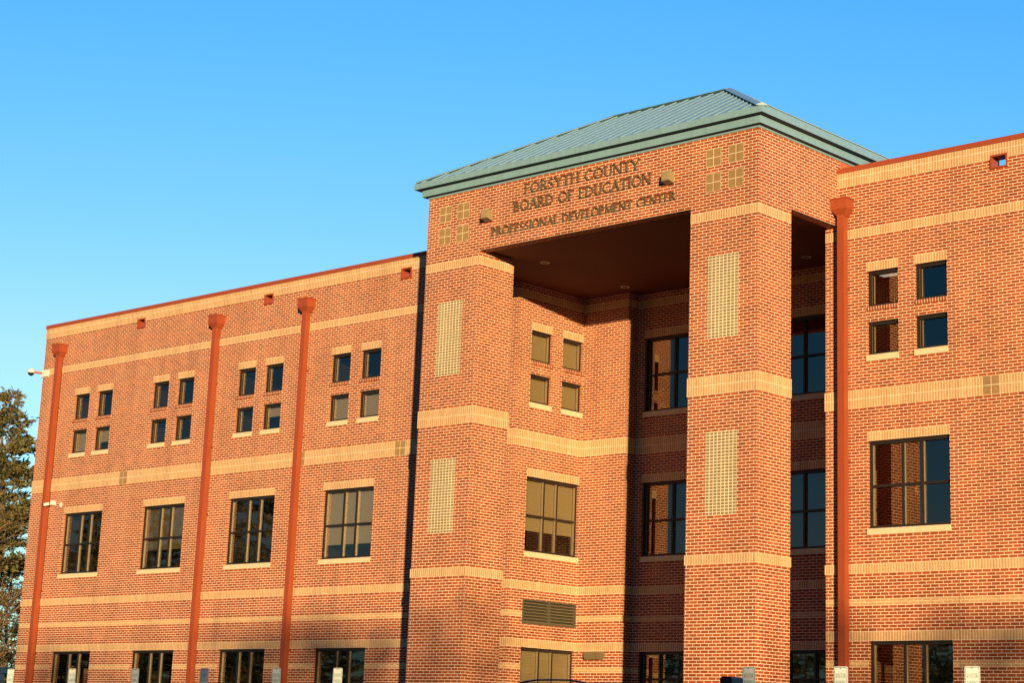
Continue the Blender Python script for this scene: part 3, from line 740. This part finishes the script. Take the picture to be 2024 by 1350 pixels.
def copy_tree(o, parent=None):
    c = o.copy(); COL.objects.link(c)
    if parent: c.parent = parent; c.matrix_parent_inverse = o.matrix_parent_inverse.copy()
    for ch in kids(o): copy_tree(ch, c)
    return c
proto = make_sign()
base = Vector(proto.location)
for i, (x, lab) in enumerate(SIGNS):
    s_ = proto if i == 0 else copy_tree(proto)
    tag(s_, lab, 'parking sign', 'visitor parking signs along the stalls')
    s_.location = base + Vector((x*C, 0, (-.003 if i == 0 else 0)))
    s_.location.z = base.z

# ------------------------------------------------------------------ parked cars
def car(name, cx, yrear, zroof, wid, length, paint, suv, lab):
    zg = zroof-(17.0 if suv else 14.3)
    t = tag(empty(name, (cx, yrear+length/2, zg)), lab, 'car')
    Ht = zroof-zg; hwid = wid/2
    prof = [(0, .26), (.01, .55), (.05, .60), (.10, .93), (.16, 1.0), (.52, 1.0), (.60, .97), (.72, .64), (.96, .56), (1.0, .42), (1.0, .22), (.9, .16), (.1, .16)] if suv else \
           [(0, .28), (.01, .56), (.14, .66), (.30, .97), (.36, 1.0), (.54, 1.0), (.60, .97), (.74, .64), (.96, .54), (1.0, .42), (1.0, .22), (.9, .16), (.1, .16)]
    def pt(f, h, s):
        k = 1 if h < .62 else 1-.16*(h-.62)/.38
        return (cx+s*hwid*k, yrear+f*length, zg+h*Ht)
    mb = MB(); n = len(prof)
    for i in range(n):
        a, b = prof[i], prof[(i+1) % n]; mb.face([pt(*a, -1), pt(*a, 1), pt(*b, 1), pt(*b, -1)], paint)
    for s in (-1, 1):
        q = [pt(f, h, s) for f, h in prof]; mb.face(q if s < 0 else list(reversed(q)), paint)
    body = mb.build('body', t)
    g0, g1 = (.12, .62) if suv else (.26, .66)
    mb = MB()
    for s in (-1, 1):
        for f0, f1 in ((g0, (g0+g1)/2-.01), ((g0+g1)/2+.01, g1)):
            q = [pt(f0, .66, s), pt(f1+.03 if f1 == g1 else f1, .66, s), pt(f1, .93, s), pt(f0+.02, .93, s)]
            mb.face([(p[0]+s*.08, p[1], p[2]) for p in q], 'car_glass')
    for a, b, o in (((.055, .63), (.095, .9), -.1) if suv else ((.16, .69), (.285, .93), -.1), ((.705, .68), (.615, .94), .1)):
        q = [pt(*a, -.88), pt(*a, .88), pt(*b, .88), pt(*b, -.88)]; mb.face([(p[0], p[1]+o, p[2]+.08) for p in q], 'car_glass')
    mb.build('windows', t)
    for f in (.19, .81):
        for s in (-1, 1):
            mb = MB(); x = cx+s*(hwid-.9); y = yrear+f*length
            mb.tube([(x-1.1, y, zg+3.3), (x+1.1, y, zg+3.3)], 3.3, 'rubber', 20); wh = mb.build('wheel', t)
            mb = MB(); mb.tube([(x+s*1.0, y, zg+3.3), (x+s*1.15, y, zg+3.3)], 2.1, 'chrome', 16); mb.build('rim', wh)
    for s in (-1, 1):
        mb = MB(); mb.box(cx+s*(hwid-1.5)-.9, cx+s*(hwid-1.5)+.9, yrear-.1, yrear+.25, zg+.42*Ht, zg+.54*Ht, 'tail_lens'); mb.build('tail_light', t)
        mb = MB(); mb.box(cx+s*(hwid-1.8)-1.2, cx+s*(hwid-1.8)+1.2, yrear+length-.3, yrear+length+.1, zg+.40*Ht, zg+.48*Ht, 'head_lens'); mb.build('headlight', t)
        mb = MB(); mb.box(cx+s*(hwid+.2)-.7, cx+s*(hwid+.2)+.7, yrear+.66*length, yrear+.69*length, zg+.62*Ht, zg+.69*Ht, paint); mb.build('wing_mirror', t)
    return t
ROOFZ = -48.4
t = car('parked_car', 579.2, -281, ROOFZ, 18.6, 46, 'black_car_paint', True, 'black car with an arched roof rack parked in front of the recessed wall')
mb = MB()
for y in (-272, -258):
    mb.tube([(579.2+9.2*f, y, ROOFZ+.1+1.05*(1-abs(f)**3.2)) for f in (-1, -.9, -.7, -.4, 0, .4, .7, .9, 1)], .16, 'black_plastic', 6)
for x in (572.5, 586): mb.tube([(x, -274, ROOFZ+.15), (x, -271, ROOFZ+.55), (x, -258, ROOFZ+.55), (x, -255, ROOFZ+.15)], .2, 'black_plastic', 6)
mb.build('roof_rack', t)
t = car('parked_car', 619.5, -281, -47.9, 18.0, 44, 'silver_car_paint', True, 'pale car with a black roof pod parked in front of the right portico column')
mb = MB(); pr = [(614.3, -47.85), (616.7, -47.85), (616.7, -46.95), (616.3, -46.6), (614.7, -46.6), (614.3, -46.95)]
mb.ext(list(reversed(pr)), -271, -268, 'black_plastic'); mb.build('roof_pod', t)

# ------------------------------------------------------------------ blue canopy at the far left
t = tag(empty('metal_canopy', (-78, 40, GZ)), 'dark blue metal canopy frame beyond the left end of the building', 'canopy')
mb = MB(); mb.box(-150, -63, 38, 42, -32, -29.7, 'blue_paint'); mb.box(-150, -63, 90, 94, -32, -29.7, 'blue_paint'); mb.build('beam', t)
mb = MB(); mb.box(-150, -62, 37, 95, -29.7, -29.0, 'blue_paint'); mb.build('canopy_roof', t)
for x, y in ((-72, 40), (-72, 92), (-140, 40), (-140, 92)):
    mb = MB(); mb.box(x-.9, x+.9, y-.9, y+.9, GZ, -32, 'blue_paint'); mb.build('post', t)

# ------------------------------------------------------------------ trees
def tuft(V, F, MI, c, d, size, rnd, mi, n=5):
    "a spray of needle blades round a direction"
    d = d.normalized()
    for _ in range(n):
        e = (d*.9+Vector((rnd.gauss(0, .5), rnd.gauss(0, .5), rnd.gauss(0, .4)))).normalized()
        L = size*rnd.uniform(.6, 1.3); s_ = e.cross(Vector((rnd.gauss(0, 1), rnd.gauss(0, 1), rnd.gauss(0, 1)))).normalized()*L*.16
        b = c+Vector((rnd.gauss(0, 1), rnd.gauss(0, 1), rnd.gauss(0, 1)))*size*.25
        i = len(V); V += [b, b+e*L*.5+s_, b+e*L, b+e*L*.5-s_]; F.append((i, i+1, i+2, i+3)); MI.append(mi)
def raw(name, V, F, MI, mats, parent):
    me = bpy.data.meshes.new(name); me.from_pydata([P(*v) for v in V], [], F)
    for m_ in mats: me.materials.append(MATS[m_])
    me.polygons.foreach_set('material_index', MI); me.update()
    o = bpy.data.objects.new(name, me); COL.objects.link(o)
    if parent: o.parent = parent; o.matrix_parent_inverse = Matrix.Translation(-Vector(parent.location))
    return o
def conifer(x, y, zb, h, rad, lab, seed, group, dens=1.0, dry=.15, start=.18):
    rnd = random.Random(seed); t = tag(empty('conifer_tree', (x, y, zb)), lab, 'tree', group)
    tr = MB(); pts = [(x+math.sin(k*.9+seed)*h*.004*k, y, zb+h*k/10) for k in range(11)]
    tr.tube(pts, [h*.018*(1-k/10.6)+.15 for k in range(11)], 'bark', 9)
    V, F, MI = [], [], []
    nb = int(95*dens)
    for i in range(nb):
        f = start+(1-start)*(i+rnd.random())/nb; z = zb+h*f
        L = rad*((1-f)**.75*1.12+.05)*rnd.uniform(.55, 1.2); a = rnd.uniform(0, 2*math.pi)
        droop = rnd.uniform(-.30, .12)
        bp_ = []
        for k in range(6):
            s_ = k/5; bp_.append(Vector((x+math.cos(a)*L*s_, y+math.sin(a)*L*s_, z+L*(droop*s_+.22*s_*s_))))
        tr.tube(bp_, [.45*(1-k/6)*h/200+.1 for k in range(6)], 'bark', 4)
        nt_ = int(max(5, L*1.15))
        for k in range(nt_):
            s_ = .15+.85*(k+rnd.random())/nt_; j = min(4, int(s_*5)); p = bp_[j].lerp(bp_[j+1], s_*5-j)
            side = Vector((-math.sin(a), math.cos(a), 0))*rnd.uniform(-1, 1)*L*.30*(1.05-s_*.55)
            c = p+side+Vector((0, 0, rnd.uniform(-.9, .9)*L*.05))
            tuft(V, F, MI, c, Vector((math.cos(a), math.sin(a), rnd.uniform(-.2, .5)))+side.normalized()*.6, 2.9*h/210+.8, rnd, 1 if rnd.random() < dry else 0, 7)
    tr.build('trunk', t); raw('crown', V, F, MI, ['needles', 'dry_needles'], t)
    return t
def bare_tree(x, y, zb, h, lab, seed, group, leafy=0, spread=.5):
    rnd = random.Random(seed); t = tag(empty('bare_tree', (x, y, zb)), lab, 'tree', group)
    tr = MB(); tw = MB(); V, F, MI = [], [], []
    def grow(p, d, L, r, lev):
        pts = [p]; q = p
        for k in range(4):
            d = (d+Vector((rnd.gauss(0, .14), rnd.gauss(0, .14), rnd.gauss(0, .10)+.03))).normalized(); q = q+d*L/4; pts.append(q)
        (tr if lev < 2 else tw).tube(pts, [max(.10, r*(1-.14*k)) for k in range(5)], 'bark' if lev < 2 else 'twigs', 7 if lev < 2 else 4 if lev < 3 else 3)
        if lev >= 2 and leafy:
            for _ in range(leafy): tuft(V, F, MI, pts[rnd.randrange(1, 5)], d, 2.4, rnd, 1, 4)
        if lev < 4:
            for _ in range((5, 5, 5, 4)[lev]):
                a = rnd.uniform(0, 2*math.pi); sd = Vector((math.cos(a), math.sin(a), rnd.uniform(-.15, .7)))
                s_ = rnd.uniform(.3, 1.0); j = min(3, int(s_*4)); grow(pts[j].lerp(pts[j+1], min(1, s_*4-j)), (d*(1-spread)+sd*spread).normalized(), L*rnd.uniform(.45, .68), r*.42, lev+1)
    grow(Vector((x, y, zb)), Vector((0, 0, 1)), h*.55, h*.016, 0)
    tr.build('trunk', t); c = tw.build('crown', t)
    if V: raw('dry_leaves', V, F, MI, ['needles', 'dry_needles'], c)
    return t
G1 = 'trees beyond the left end of the building'
conifer(-262, 150, GZ, 211, 56, 'tall olive green conifer rising beyond the left end of the building', 3, G1, 1.0, .25, .46)
conifer(-412, 260, GZ, 125, 40, 'second conifer half hidden behind the tall olive one', 11, G1, 1.0, .2)
bare_tree(-219, 130, GZ, 185, 'bare brown branched tree in front of the tall conifer', 5, G1, 0)
bare_tree(-165, 95, GZ, 95, 'low tangled brown tree beside the blue canopy', 9, G1, 1, .6)

# trees across the car park, behind the photographer: the windows mirror them and they shade the foot of the wall
G2 = 'trees across the car park'
def place(proto, spots, labs):
    b0 = Vector(proto.location)
    for i, ((x, y, k, rz), lab) in enumerate(zip(spots, labs)):
        o = proto if i == 0 else copy_tree(proto)
        o.location = P(x, y, -72); o.scale = (k, k, k); o.rotation_euler = (0, 0, rz); tag(o, lab, 'tree', G2)
rnd = random.Random(21)
cp_ = conifer(0, 0, -72, 150, 40, 'x', 31, G2, .8, .1, .05)
sp = [(-2050+92*i+rnd.uniform(-30, 30), -1060+rnd.uniform(-60, 60), rnd.uniform(1.0, 1.3)*(1.9 if -1700 < -2050+92*i < -1050 else 1), rnd.uniform(0, 6)) for i in range(24)]
sp += [(-2010+105*i+rnd.uniform(-30, 30), -1190+rnd.uniform(-40, 40), rnd.uniform(1.0, 1.3), rnd.uniform(0, 6)) for i in range(21)]
place(cp_, sp, ['dark conifer of the tree line across the car park']*len(sp))
bt = bare_tree(0, 0, -72, 165, 'x', 41, G2, 2)
sp2 = [(1020, -905, 1.12, 0), (1085, -940, 1.17, 1.2), (1150, -900, 1.15, 2.5), (1215, -930, 1.16, 4.1), (1290, -890, 1.12, 5.0), (1365, -930, 1.14, .6), (1440, -900, 1.12, 3.3), (1510, -930, 1.16, 1.9), (1580, -900, 1.14, 2.2), (1650, -900, 1.2, 5.2)]
place(bt, sp2, ['leafless tree on the sunset side of the car park']*len(sp2))
